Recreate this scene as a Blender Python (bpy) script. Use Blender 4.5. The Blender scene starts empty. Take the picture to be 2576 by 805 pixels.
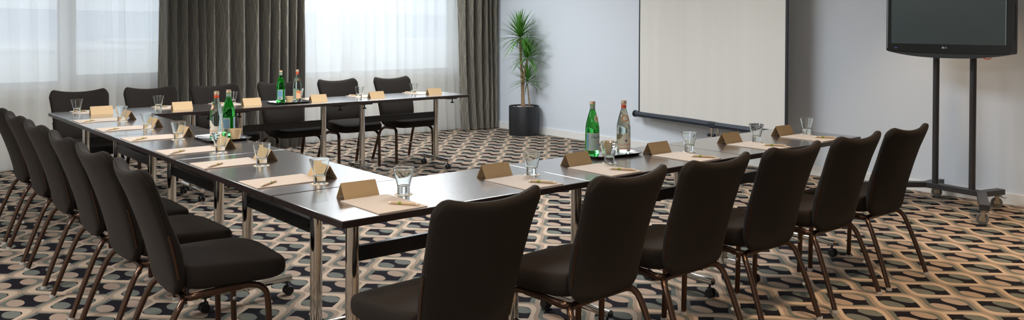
import bpy, bmesh, math, random
from mathutils import Vector, Matrix
PI = math.pi
rnd = random.Random(7)
SC = bpy.context.scene
COL = SC.collection

# ------------------------------------------------------------------ helpers
class MB:
    """collects raw geometry for one mesh object"""
    def __init__(s): s.v = []; s.f = []; s.uv = None; s.bev = False
    def add(s, vs, fs):
        o = len(s.v); s.v += [tuple(p) for p in vs]; s.f += [tuple(i + o for i in f) for f in fs]; return s
    def grid(s, rows, close_u=False, close_v=False, flip=False):
        n = len(rows); m = len(rows[0]); vs = [p for r in rows for p in r]; fs = []
        for i in range(n if close_v else n - 1):
            for j in range(m if close_u else m - 1):
                a = i * m + j; b = i * m + (j + 1) % m; c = ((i + 1) % n) * m + (j + 1) % m; d = ((i + 1) % n) * m + j
                fs.append((a, d, c, b) if flip else (a, b, c, d))
        return s.add(vs, fs)
    def box(s, x0, x1, y0, y1, z0, z1, bev=0.0, seg=2, M=None):
        bm = bmesh.new()
        bmesh.ops.create_cube(bm, size=1)
        for v in bm.verts:
            v.co = Vector(((x0 + x1) / 2 + v.co.x * (x1 - x0), (y0 + y1) / 2 + v.co.y * (y1 - y0), (z0 + z1) / 2 + v.co.z * (z1 - z0)))
        if bev > 0: s.bev = True
        if bev > 0: bmesh.ops.bevel(bm, geom=list(bm.edges), offset=bev, segments=seg, profile=.5, affect='EDGES')
        return s.bm(bm, M)
    def bm(s, bm, M=None):
        bm.verts.ensure_lookup_table()
        for i, v in enumerate(bm.verts): v.index = i
        vs = [(M @ v.co if M else v.co) for v in bm.verts]; fs = [[v.index for v in f.verts] for f in bm.faces]
        bm.free(); return s.add(vs, fs)
    def lathe(s, prof, n=32, c=(0, 0, 0), M=None, a0=0.0, a1=2 * PI):
        """prof: list of (r, z); closed round unless a0/a1 given"""
        full = abs(a1 - a0 - 2 * PI) < 1e-6; rows = []
        for r, z in prof:
            row = []
            for k in range(n if full else n + 1):
                a = a0 + (a1 - a0) * k / n
                p = Vector((r * math.cos(a), r * math.sin(a), z))
                if M: p = M @ p
                row.append((p.x + c[0], p.y + c[1], p.z + c[2]))
            rows.append(row)
        s.grid(rows, close_u=full)
        if full:
            o = len(s.v) - len(rows) * n
            if prof[0][0] > 1e-6: s.f.append(tuple(o + k for k in reversed(range(n))))
            if prof[-1][0] > 1e-6: s.f.append(tuple(o + (len(rows) - 1) * n + k for k in range(n)))
        return s
    def tube(s, pts, r, n=10, ry=None, cap=True, up=None):
        """sweep an ellipse along points; r may be a list"""
        pts = [Vector(p) for p in pts]; N = len(pts); rows = []
        prev = None
        for i, p in enumerate(pts):
            t = (pts[min(i + 1, N - 1)] - pts[max(i - 1, 0)]).normalized()
            if prev is None:
                ref = Vector(up) if up else (Vector((0, 0, 1)) if abs(t.z) < .9 else Vector((1, 0, 0)))
                nrm = (ref - t * ref.dot(t)).normalized()
            else:
                nrm = (prev - t * prev.dot(t)).normalized()
            prev = nrm; bn = t.cross(nrm)
            ri = r[i] if isinstance(r, (list, tuple)) else r; rj = ri if ry is None else ry
            rows.append([tuple(p + nrm * ri * math.cos(2 * PI * k / n) + bn * rj * math.sin(2 * PI * k / n)) for k in range(n)])
        o = len(s.v); s.grid(rows, close_u=True)
        if cap:
            s.f.append(tuple(o + k for k in reversed(range(n)))); s.f.append(tuple(o + (N - 1) * n + k for k in range(n)))
        return s
    def prism(s, outline, z0, z1, M=None):
        """outline: CCW 2-D points extruded in z"""
        n = len(outline); vs = [Vector((x, y, z0)) for x, y in outline] + [Vector((x, y, z1)) for x, y in outline]
        if M: vs = [M @ v for v in vs]
        fs = [tuple(reversed(range(n))), tuple(range(n, 2 * n))] + [(i, (i + 1) % n, n + (i + 1) % n, n + i) for i in range(n)]
        return s.add(vs, fs)
    def sphere(s, c, r, n=12, sz=1.0):
        prof = [(max(1e-7, r * math.sin(PI * k / n)), -r * sz * math.cos(PI * k / n)) for k in range(n + 1)]
        return s.lathe(prof, n * 2, c)
    def mesh(s, name, smooth=40):
        me = bpy.data.meshes.new(name); me.from_pydata(s.v, [], s.f); me.update()
        bm = bmesh.new(); bm.from_mesh(me)
        bmesh.ops.remove_doubles(bm, verts=bm.verts, dist=1e-6)
        bmesh.ops.recalc_face_normals(bm, faces=bm.faces) if s.uv is None else None
        bm.to_mesh(me); bm.free()
        if smooth:
            for p in me.polygons: p.use_smooth = True
            me.set_sharp_from_angle(angle=math.radians(min(smooth, 20) if s.bev else smooth))   # keeps big bevelled faces truly flat
        return me
    def build(s, name, mat, parent=None, smooth=40, label=None):
        o = bpy.data.objects.new(name, s.mesh(name, smooth)); COL.objects.link(o)
        for m in (mat if isinstance(mat, (list, tuple)) else [mat]): o.data.materials.append(m)
        if parent: o.parent = parent
        if label: o['label'] = label
        return o

def catmull(pts, k=6):
    P = [Vector(p) for p in pts]; out = []
    Q = [P[0] * 2 - P[1]] + P + [P[-1] * 2 - P[-2]]
    for i in range(1, len(Q) - 2):
        for j in range(k):
            t = j / k; a, b, c, d = Q[i - 1], Q[i], Q[i + 1], Q[i + 2]
            out.append(.5 * (2 * b + (c - a) * t + (2 * a - 5 * b + 4 * c - d) * t * t + (3 * b - a - 3 * c + d) * t ** 3))
    out.append(P[-1]); return out

def thing(name, label, cat, loc=(0, 0, 0), rz=0.0, group=None):
    o = bpy.data.objects.new(name, None); COL.objects.link(o); o.empty_display_size = .05
    o.location = loc; o.rotation_euler = (0, 0, rz); return tag(o, label, cat, group)
def tag(o, label, cat, group=None, kind=None):
    o['label'] = label; o['category'] = cat
    if group: o['group'] = group
    if kind: o['kind'] = kind
    return o
def struct(o): o['kind'] = 'structure'; return o
def dup(root, loc, rz, label=None, group=None):
    """copy of a thing with copies of its parts and sub-parts"""
    r = root.copy(); COL.objects.link(r); r.location = loc; r.rotation_euler = (0, 0, rz)
    if label: r['label'] = label
    if group: r['group'] = group
    for ch in list(root.children):
        c = ch.copy(); COL.objects.link(c); c.parent = r
        for g in list(ch.children):
            d = g.copy(); COL.objects.link(d); d.parent = c
    return r

# ------------------------------------------------------------------ materials
def lin(r, g, b):
    f = lambda c: (c / 255 / 12.92) if c / 255 <= .04045 else ((c / 255 + .055) / 1.055) ** 2.4
    return (f(r), f(g), f(b), 1)
class NT:
    def __init__(s, name):
        s.m = bpy.data.materials.new(name); s.m.use_nodes = True; s.t = s.m.node_tree; s.n = s.t.nodes
        s.b = s.n['Principled BSDF']; s.out = s.n['Material Output']
    def link(s, a, b): s.t.links.new(a, b)
    def set(s, **k):
        for key, v in k.items(): s.b.inputs[key.replace('_', ' ')].default_value = v
        return s
    def node(s, t, **k):
        n = s.n.new(t)
        for a, v in k.items(): setattr(n, a, v)
        return n
    def math(s, op, a, b=None, c=None):
        n = s.n.new('ShaderNodeMath'); n.operation = op
        for i, x in enumerate((a, b, c)):
            if x is None: continue
            if isinstance(x, X): s.link(x.s, n.inputs[i])
            else: n.inputs[i].default_value = x
        return X(s, n.outputs[0])
    def mixc(s, f, a, b):
        n = s.n.new('ShaderNodeMix'); n.data_type = 'RGBA'
        for sock, x in ((n.inputs[0], f), (n.inputs[6], a), (n.inputs[7], b)):
            if isinstance(x, X): s.link(x.s, sock)
            else: sock.default_value = x
        return X(s, n.outputs[2])
    def coord(s, kind='Object'):
        tc = s.n.new('ShaderNodeTexCoord'); return tc.outputs[kind]
    def xyz(s, sock):
        n = s.n.new('ShaderNodeSeparateXYZ'); s.link(sock, n.inputs[0]); return [X(s, o) for o in n.outputs]
    def noise(s, vec, scale, detail=3, rough=.5):
        n = s.n.new('ShaderNodeTexNoise'); s.link(vec, n.inputs['Vector'])
        n.inputs['Scale'].default_value = scale; n.inputs['Detail'].default_value = detail; n.inputs['Roughness'].default_value = rough
        return X(s, n.outputs[0])
    def scaled(s, vec, sx, sy, sz):
        n = s.n.new('ShaderNodeMapping'); s.link(vec, n.inputs[0]); n.inputs['Scale'].default_value = (sx, sy, sz); return n.outputs[0]
    def bump(s, h, strength, dist):
        n = s.n.new('ShaderNodeBump'); n.inputs['Strength'].default_value = strength; n.inputs['Distance'].default_value = dist
        s.link(h.s, n.inputs['Height']); s.link(n.outputs[0], s.b.inputs['Normal']); return n
    def color(s, x): s.link(x.s, s.b.inputs['Base Color']); return s
class X:
    def __init__(s, t, sock): s.t = t; s.s = sock
    def __add__(s, o): return s.t.math('ADD', s, o)
    def __radd__(s, o): return s.t.math('ADD', o, s)
    def __sub__(s, o): return s.t.math('SUBTRACT', s, o)
    def __rsub__(s, o): return s.t.math('SUBTRACT', o, s)
    def __mul__(s, o): return s.t.math('MULTIPLY', s, o)
    def __rmul__(s, o): return s.t.math('MULTIPLY', o, s)
    def __truediv__(s, o): return s.t.math('DIVIDE', s, o)
    def gt(s, o): return s.t.math('GREATER_THAN', s, o)
    def lt(s, o): return s.t.math('LESS_THAN', s, o)
    def f(s, op, *a): return s.t.math(op, s, *a)

def plain(name, col, rough=.5, metal=0, spec=.5, **k):
    t = NT(name).set(Base_Color=col, Roughness=rough, Metallic=metal); t.b.inputs['Specular IOR Level'].default_value = spec
    for a, v in k.items(): t.b.inputs[a.replace('_', ' ')].default_value = v
    # faint procedural variation of tone
    n = t.noise(t.coord(), 9, 4); t.color(t.mixc(n * .22, col, tuple(c * .82 for c in col[:3]) + (1,)))
    return t.m

# -- carpet: ogee bands of cream / tan / grey around dark cells with pairs of ovals
def carpet():
    t = NT('carpet_ogee'); v3 = t.coord(); x, y, z = t.xyz(v3)
    w = t.noise(v3, 34, 2) - .5; w2 = t.noise(t.scaled(v3, 1.3, .9, 1), 31, 2) - .5
    px, py, x0, y0 = .3275, .3755, 1.25, 1.7075
    u = (x - x0 + w * .006) / px; v = (y - y0 + (x - x0) * .036 + w2 * .006) / py
    c = (v * (2 * PI)).f('COSINE')
    uf = u - u.f('FLOOR', ); uf = u - u.f('ROUND')            # -.5 .. .5 about an A column
    au = uf.f('ABSOLUTE')
    d = (au - (c * .208)) - .1013                            # 0 at the cream inner edge .. .2974 at the B cell edge
    dark, cream, tan, grey, oval = lin(24, 21, 26), lin(186, 163, 141), lin(150, 131, 113), lin(101, 102, 94), lin(160, 138, 120)
    q = (v * (2 * PI)).f('SINE') * uf.f('SIGN') * 1.5; q = q.f('MAXIMUM', -1.0).f('MINIMUM', 1.0)   # the bands swell on one diagonal, thin out on the other
    col = t.mixc(d.gt(0), dark, cream)
    col = t.mixc((d - q * (.2974 * .10)).gt(.2974 * .43), col, tan)
    col = t.mixc((d - q * (.2974 * .08)).gt(.2974 * .72), col, grey); col = t.mixc(d.gt(.2974), col, dark)
    vf = v - v.f('ROUND'); vh = (v - .5) - (v - .5).f('ROUND')
    ea = ((au - .168) / .122).f('POWER', 2) + (vf / .172).f('POWER', 2)
    eb = ((.5 - au - .186) / .122).f('POWER', 2) + (vh / .176).f('POWER', 2)
    greyo = lin(106, 107, 98)
    col = t.mixc(ea.lt(1) * d.lt(.02), col, greyo); col = t.mixc(eb.lt(1) * d.gt(.28), col, oval)
    sp = t.noise(v3, 420, 2); col = t.mixc(sp * .22, col, lin(30, 26, 28))
    t.color(col); t.set(Roughness=.95); t.b.inputs['Specular IOR Level'].default_value = .1
    t.bump(t.noise(v3, 380, 2), .5, .004); return t.m
def fabric(name, col, hi, bump=.25):
    t = NT(name); v3 = t.coord(); n = t.noise(v3, 260, 3); t.color(t.mixc(n * .6, col, hi)); t.set(Roughness=.85)
    t.b.inputs['Sheen Weight'].default_value = .04; t.b.inputs['Sheen Roughness'].default_value = .4; t.b.inputs['Sheen Tint'].default_value = lin(190, 170, 150)
    t.b.inputs['Specular IOR Level'].default_value = .22
    t.bump(t.noise(v3, 700, 2), bump, .001); return t.m
def wood_top():
    t = NT('dark_oak_laminate'); v3 = t.coord()
    g = t.noise(t.scaled(v3, 3, 70, 1), 2.2, 5, .65); g2 = t.noise(t.scaled(v3, 1, 260, 1), 2, 2)
    t.color(t.mixc(g * .7 + g2 * .3, lin(38, 27, 23), lin(74, 54, 46))); t.set(Roughness=.3); t.b.inputs['Specular IOR Level'].default_value = .1
    # satin lacquer film over the wood
    gl = t.node('ShaderNodeBsdfGlossy'); gl.inputs['Roughness'].default_value = .2; gl.inputs['Color'].default_value = (1, 1, 1, 1); lw = t.node('ShaderNodeLayerWeight'); lw.inputs[0].default_value = .5; fr = X(t, lw.outputs['Facing']).f('POWER', 2.4) * .95
    m = t.node('ShaderNodeMixShader'); t.link(fr.s, m.inputs[0]); t.link(t.b.outputs[0], m.inputs[1]); t.link(gl.outputs[0], m.inputs[2]); t.link(m.outputs[0], t.out.inputs[0])
    return t.m
def curtain_cloth():
    t = NT('patterned_curtain_cloth'); uv = t.coord('UV'); x, y, z = t.xyz(uv)   # metres along the cloth, metres of height
    col = None; base = t.mixc(t.noise(t.scaled(uv, 1, 1, 1), 60, 3), lin(92, 88, 79), lin(112, 107, 97))
    brk = t.noise(t.scaled(uv, 5.5, 1.2, 1), 3, 1)
    m = None
    for sp, amp, lam, ph, wd in ((.105, .34, .66, 0, .019), (.105, .34, .66, PI, .019), (.150, .30, .92, 1.1, .013)):
        k = x / sp; s = k + ((y * (2 * PI / lam) + ph).f('SINE') * amp); a = (s - s.f('ROUND')).f('ABSOLUTE').lt(wd)
        m = a if m is None else m.f('MAXIMUM', a)
    m = m * brk.gt(.36)
    t.color(t.mixc(m * .8, base, lin(166, 156, 138))); t.set(Roughness=.75); t.b.inputs['Sheen Weight'].default_value = .2
    t.b.inputs['Specular IOR Level'].default_value = .25
    t.bump(t.noise(uv, 500, 2), .2, .001); return t.m
def sheer_cloth():
    t = NT('white_sheer_voile'); t.n.remove(t.b)
    tr = t.node('ShaderNodeBsdfTransparent'); tl = t.node('ShaderNodeBsdfTranslucent'); df = t.node('ShaderNodeBsdfDiffuse')
    tr.inputs[0].default_value = (.97, .98, 1, 1); tl.inputs[0].default_value = (.92, .93, .93, 1); df.inputs[0].default_value = (.88, .87, .84, 1)
    m1 = t.node('ShaderNodeMixShader'); m1.inputs[0].default_value = .28; t.link(tl.outputs[0], m1.inputs[1]); t.link(df.outputs[0], m1.inputs[2])
    m2 = t.node('ShaderNodeMixShader'); t.link(tr.outputs[0], m2.inputs[1]); t.link(m1.outputs[0], m2.inputs[2])
    n = t.noise(t.scaled(t.coord('UV'), 900, 40, 1), 1, 1); f = n * .08 + .78
    t.link(f.s, m2.inputs[0]); t.link(m2.outputs[0], t.out.inputs[0]); return t.m
def glass(name, col=(1, 1, 1, 1), ior=1.45, rough=0):
    t = NT(name); t.n.remove(t.b); g = t.node('ShaderNodeBsdfGlass'); g.inputs['Color'].default_value = col; g.inputs['IOR'].default_value = ior
    g.inputs['Roughness'].default_value = rough; t.link(g.outputs[0], t.out.inputs[0]); return t.m
def pane():
    t = NT('window_glass'); t.n.remove(t.b); tr = t.node('ShaderNodeBsdfTransparent'); gl = t.node('ShaderNodeBsdfGlossy'); gl.inputs['Roughness'].default_value = .02
    tr.inputs[0].default_value = (.97, .98, .98, 1); fr = t.node('ShaderNodeFresnel'); m = t.node('ShaderNodeMixShader')
    t.link(fr.outputs[0], m.inputs[0]); t.link(tr.outputs[0], m.inputs[1]); t.link(gl.outputs[0], m.inputs[2]); t.link(m.outputs[0], t.out.inputs[0]); return t.m
def painted(name, col, bump=.05):
    t = NT(name); v3 = t.coord(); t.color(t.mixc(t.noise(v3, 3, 4) * .25, col, tuple(c * .93 for c in col[:3]) + (1,))); t.set(Roughness=.6)
    t.b.inputs['Specular IOR Level'].default_value = .3; t.bump(t.noise(v3, 140, 3), bump, .002); return t.m
def screen_cloth():
    t = NT('white_screen_fabric'); v3 = t.coord(); n = t.noise(t.scaled(v3, 1, 5, .25), 1.2, 3)
    t.color(t.mixc(n, lin(204, 201, 194), lin(216, 213, 206))); t.set(Roughness=.85)
    t.bump(n, .3, .01); return t.m
def leafy():
    t = NT('dracaena_leaf'); v3 = t.coord(); t.color(t.mixc(t.noise(v3, 14, 3), lin(34, 84, 24), lin(104, 166, 62))); t.set(Roughness=.4); return t.m
def barky():
    t = NT('dracaena_bark'); v3 = t.coord(); n = t.noise(t.scaled(v3, 6, 6, 60), 1.5, 3); t.color(t.mixc(n, lin(96, 74, 54), lin(168, 140, 108))); t.set(Roughness=.8); t.bump(n, .5, .004); return t.m
def pebbly():
    t = NT('pale_pebbles'); v3 = t.coord(); t.color(t.mixc(t.noise(v3, 40, 2), lin(120, 112, 104), lin(222, 214, 204))); t.set(Roughness=.6); return t.m
def paper(name, col, col2):
    t = NT(name); v3 = t.coord(); t.color(t.mixc(t.noise(v3, 120, 4), col, col2)); t.set(Roughness=.75); t.b.inputs['Specular IOR Level'].default_value = .25; return t.m

M_carpet = carpet(); M_wall = painted('wall_paint_cool_white', lin(208, 214, 221)); M_ceil = painted('ceiling_paint', lin(235, 233, 228))
M_cream = painted('wall_paint_cream', lin(226, 220, 208)); M_trim = plain('white_gloss_trim', lin(225, 224, 220), .35)
M_chair = fabric('charcoal_brown_upholstery', lin(27, 22, 18), lin(42, 35, 29)); M_pipe = fabric('upholstery_piping', lin(34, 29, 25), lin(46, 40, 34))
M_bronze = plain('bronze_brown_tube', lin(84, 64, 53), .26, .85); M_clear = plain('clear_plastic_buffer', lin(232, 226, 216), .15, 0, .5, Transmission_Weight=.55)
M_wood = wood_top(); M_edge = plain('dark_table_edge', lin(34, 24, 22), .35); M_black = plain('satin_black_metal', lin(22, 22, 25), .38)
M_chrome = plain('polished_chrome', lin(214, 212, 208), .09, 1); M_rubber = plain('black_rubber', lin(20, 20, 22), .55)
M_curtain = curtain_cloth(); M_sheer = sheer_cloth(); M_pane = pane(); M_frame = plain('white_window_frame', lin(232, 234, 234), .4)
M_glass = glass('clear_tumbler_glass', (.97, .985, .98, 1), 1.45); M_green = glass('green_bottle_glass', (.30, .86, .38, 1), 1.36); M_water = glass('clear_bottle_glass', (.86, .95, .93, 1), 1.36)
M_pad = paper('cream_notepaper', lin(194, 175, 158), lin(204, 186, 169)); M_card = paper('kraft_card', lin(196, 164, 122), lin(206, 174, 132))
M_cardin = paper('card_pale_reverse', lin(196, 184, 170), lin(206, 196, 182)); M_pen = plain('cream_pencil_body', lin(206, 178, 144), .4)
M_pentip = plain('pale_pencil_tip', lin(228, 214, 192), .4); M_lime = plain('lime_green_print', lin(140, 150, 40), .5); M_markgrey = plain('grey_print', lin(168, 160, 140), .6)
M_coaster = paper('paper_coaster', lin(214, 196, 172), lin(226, 210, 188)); M_tray = plain('brushed_steel_tray', lin(196, 196, 196), .2, 1)
M_cup = plain('beige_ceramic', lin(206, 172, 126), .3); M_cap = plain('tan_bottle_cap', lin(196, 164, 132), .35, .3); M_capring = plain('bottle_cap_ring', lin(205, 176, 148), .35, .3)
M_foil = plain('grey_blue_neck_label', lin(150, 166, 150), .4); M_red = plain('orange_red_print', lin(226, 84, 42), .5); M_labelg = paper('pale_green_label', lin(158, 178, 170), lin(180, 192, 180))
M_labelbl = plain('blue_label_edge', lin(110, 150, 176), .5); M_labelc = paper('cream_label', lin(216, 206, 186), lin(226, 216, 198)); M_navy = plain('navy_print', lin(44, 46, 78), .5)
M_orange = plain('orange_print', lin(224, 120, 60), .5); M_peach = paper('peach_label', lin(226, 170, 130), lin(232, 182, 146)); M_ink = plain('dark_ink', lin(48, 48, 52), .5)
M_pot = plain('black_planter', lin(24, 25, 29), .42); M_leaf = leafy(); M_bark = barky(); M_peb = pebbly()
M_screen = screen_cloth(); M_sblack = plain('black_screen_border', lin(28, 29, 32), .5); M_case = plain('dark_blue_grey_metal', lin(48, 54, 64), .35, .3)
M_tvbez = plain('gloss_black_bezel', lin(22, 26, 28), .12); M_tvscr = plain('television_panel', lin(54, 66, 66), .25, 0, .5); M_tvsilver = plain('bezel_bright_edge', lin(150, 160, 168), .2, .8)
M_logo = plain('silver_logo', lin(210, 210, 208), .3); M_violet = plain('violet_print', lin(96, 88, 190), .5); M_redrim = plain('red_rim', lin(190, 60, 44), .3)
M_stand = plain('charcoal_stand_metal', lin(52, 50, 51), .4, .2); M_wheel = plain('grey_caster_tread', lin(110, 106, 100), .5); M_zinc = plain('zinc_caster_fork', lin(190, 182, 170), .25, .9)
M_ground = painted('haze_tinted_ground', lin(226, 230, 232)); M_hill = painted('haze_tinted_hill', lin(220, 228, 238)); M_bldg = painted('pale_building', lin(234, 234, 232)); M_roof = painted('grey_roof', lin(236, 240, 242))

# ------------------------------------------------------------------ camera
cam_d = bpy.data.cameras.new('camera'); cam = bpy.data.objects.new('camera', cam_d); COL.objects.link(cam); SC.camera = cam
YAW, PITCH, ROLL = 0.7179825393948315, 0.012001139260200473, 0.004516750522331171
F_ = Vector((math.sin(YAW) * math.cos(PITCH), math.cos(YAW) * math.cos(PITCH), -math.sin(PITCH)))
R0 = Vector((math.cos(YAW), -math.sin(YAW), 0)); U0 = R0.cross(F_)
R_ = R0 * math.cos(ROLL) + U0 * math.sin(ROLL); U_ = -R0 * math.sin(ROLL) + U0 * math.cos(ROLL)
mw = Matrix.Identity(4)
for i in range(3): mw[i][0] = R_[i]; mw[i][1] = U_[i]; mw[i][2] = -F_[i]
mw[0][3], mw[1][3], mw[2][3] = -1.40917, -2.67566, 1.43339
cam.matrix_world = mw
W, H = 2576, 805
cam_d.sensor_fit = 'HORIZONTAL'; cam_d.sensor_width = 36; cam_d.lens = 36 * 2112.484 / W
cam_d.shift_x = (W / 2 - 1362.05) / W; cam_d.shift_y = (92.53 - H / 2) / W; cam_d.clip_start = .05; cam_d.clip_end = 2000

# ------------------------------------------------------------------ room shell
XL, XR, YF, YB, ZC = -4.2, 5.96, -4.6, 7.08, 2.75
def sbox(name, mat, *a, **k): return struct(MB().box(*a, **k).build(name, mat))
sbox('floor', M_carpet, XL - .1, XR + .1, YF - .1, YB + .1, -.08, 0)
sbox('ceiling', M_ceil, XL - .1, XR + .1, YF - .1, YB + .3, ZC, ZC + .1)
sbox('wall_right', M_wall, XR, XR + .12, YF - .1, YB + .3, 0, ZC)
sbox('wall_left', M_cream, XL - .12, XL, YF - .1, YB + .3, 0, ZC)
sbox('wall_front', M_cream, XL, XR, YF - .12, YF, 0, ZC)
WIN = [(-3.4, 1.9, .80), (2.95, 5.55, .82)]; ZH = 2.45
wb = MB()
wb.box(XL, XR, YB, YB + .3, 0, .80); wb.box(XL, XR, YB, YB + .3, ZH, ZC)
wb.box(XL, WIN[0][0], YB, YB + .3, .80, ZH); wb.box(WIN[0][1], WIN[1][0], YB, YB + .3, .80, ZH); wb.box(WIN[1][1], XR, YB, YB + .3, .80, ZH)
struct(wb.build('wall_back', M_cream))
sbox('baseboard_right', M_trim, XR - .016, XR, YF, YB, 0, .095, bev=.004)
sbox('baseboard_back', M_trim, XL, XR - .016, YB - .016, YB, 0, .095, bev=.004)
def window(n, x0, x1, posts):
    yf = YB + .10; f = MB()
    f.box(x0, x1, yf, yf + .07, .80, .845, .006); f.box(x0, x1, yf, yf + .07, ZH - .09, ZH, .006)
    xs = [x0 + .05] + posts + [x1 - .05]
    for x in xs: f.box(x - .055, x + .055, yf + .005, yf + .065, .80, ZH, .006)
    for a, b in zip(xs[:-1], xs[1:]):                          # sashes of the opening casements
        if (n == 1) != (a > .5): continue
        f.box(a + .055, b - .055, yf - .012, yf + .05, .845, .905, .005); f.box(a + .055, b - .055, yf - .012, yf + .05, ZH - .15, ZH - .085, .005)
        f.box(a + .055, a + .11, yf - .012, yf + .05, .9, ZH - .09, .005); f.box(b - .11, b - .055, yf - .012, yf + .05, .9, ZH - .09, .005)
    w = struct(f.build('window_%d' % n, M_frame))
    MB().box(x0 + .02, x1 - .02, yf + .028, yf + .034, .84, ZH - .08).build('pane', M_pane, w, 0)
    MB().box(x0 - .03, x1 + .03, YB - .05, yf, .775, .802, .006).build('window_sill', M_trim, w)
window(1, WIN[0][0], WIN[0][1], [-2.1, -.75, .60]); window(2, WIN[1][0], WIN[1][1], [3.86])

# outdoors, behind the voile, haze put into the hill and ground colours
sbox('outdoor_terrain_1', M_ground, -400, 500, 12, 900, -14.2, -14)  # open ground outside the windows
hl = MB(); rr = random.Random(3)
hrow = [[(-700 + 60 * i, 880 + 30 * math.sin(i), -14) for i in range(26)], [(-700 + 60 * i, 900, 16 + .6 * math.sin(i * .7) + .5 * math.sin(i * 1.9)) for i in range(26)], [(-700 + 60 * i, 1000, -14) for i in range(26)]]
hl.grid(hrow); struct(hl.build('outdoor_terrain_2', M_hill))  # ridge of distant hills
for i, (x, y, w, d, h) in enumerate([(-30, 150, 46, 22, 9), (25, 210, 60, 26, 10), (70, 120, 36, 20, 7), (-70, 260, 60, 30, 12), (120, 300, 90, 30, 10), (20, 90, 30, 16, 5)]):
    b = thing('distant_building', 'hazy pale low building outside the left window, %s' % ['nearest the mullion', 'broad and farther back', 'by the dark curtain', 'farthest left', 'farthest right', 'low and closest'][i], 'building', (x, y, -14), 0, 'low buildings beyond the window')
    MB().box(-w / 2, w / 2, -d / 2, d / 2, 0, h).build('wall', M_bldg, b, 0); MB().box(-w / 2 - .5, w / 2 + .5, -d / 2 - .5, d / 2 + .5, h, h + .6).build('roof', M_roof, b, 0)

# ------------------------------------------------------------------ curtains
def curtain(name, label, cat, x0t, x1t, x0b, x1b, y, z0, z1, folds, amp, mat, seed, sharp=1.0):
    r = random.Random(seed); N = folds * 16; xs = []
    ph = 0; fr = [r.uniform(*((.6, 1.5) if sharp < 1 else (.7, 1.35))) for _ in range(folds)]; am = [amp * r.uniform(.65, 1.2) for _ in range(folds)]; tot = sum(fr)
    prof = []; acc = 0
    for k in range(folds):
        for j in range(16):
            t = j / 16; s = math.sin(2 * PI * t); s = math.copysign(abs(s) ** sharp, s)
            if sharp < 1: s = 1 - 2 * math.sin(PI * t) ** 1.35
            prof.append(((acc + fr[k] * (t + (.07 * math.sin(2 * PI * t + .6) if sharp < 1 else .06 * math.sin(4 * PI * t)))) / tot, s * am[k]))
        acc += fr[k]
    prof.append((1.0, 0.0))
    arc = [0.0]
    Wd = x1b - x0b
    for a, b in zip(prof[:-1], prof[1:]): arc.append(arc[-1] + math.hypot((b[0] - a[0]) * Wd, b[1] - a[1]))
    NZ = 14; vs = []; fs = []; uvs = []
    for i in range(NZ + 1):
        t = i / NZ; z = z0 + (z1 - z0) * t; e = min(1, max(0, t)) ; xa = x0b + (x0t - x0b) * (e ** .6); xb = x1b + (x1t - x1b) * (e ** .6)
        for k, (s, o) in enumerate(prof):
            wob = .012 * math.sin(k * .37 + z * 2.1 + seed) * (1 - t * .5)
            vs.append((xa + (xb - xa) * s + wob, y + o * (1.0 + .12 * math.sin(z * 1.7 + k * .11)), z)); uvs.append((arc[k], z))
    m = len(prof)
    for i in range(NZ):
        for k in range(m - 1): fs.append((i * m + k, i * m + k + 1, (i + 1) * m + k + 1, (i + 1) * m + k))
    me = bpy.data.meshes.new(name); me.from_pydata(vs, [], fs); uvl = me.uv_layers.new(name='UVMap')
    for lp in me.loops: uvl.data[lp.index].uv = uvs[lp.vertex_index]
    for p in me.polygons: p.use_smooth = True
    me.materials.append(mat); o = bpy.data.objects.new(name, me); COL.objects.link(o)
    return tag(o, label, cat)
curtain('sheer_curtain', 'white sheer voile curtain across the left window', 'curtain', -3.6, 1.62, -3.6, 1.62, 6.84, .012, 2.6, 30, .028, M_sheer, 5)
curtain('sheer_curtain', 'white sheer voile curtain across the right window', 'curtain', 2.85, 5.42, 2.80, 5.47, 6.84, .012, 2.6, 17, .028, M_sheer, 9)
curtain('drape', 'dark grey patterned drape gathered between the two windows', 'curtain', 1.40, 3.02, 1.40, 3.04, 6.675, .012, 2.62, 14, .098, M_curtain, 4, .75)
curtain('drape', 'grey patterned drape in the corner beside the potted plant', 'curtain', 5.26, 5.93, 5.36, 5.93, 6.68, .012, 2.62, 6, .075, M_curtain, 12, .75)

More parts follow.
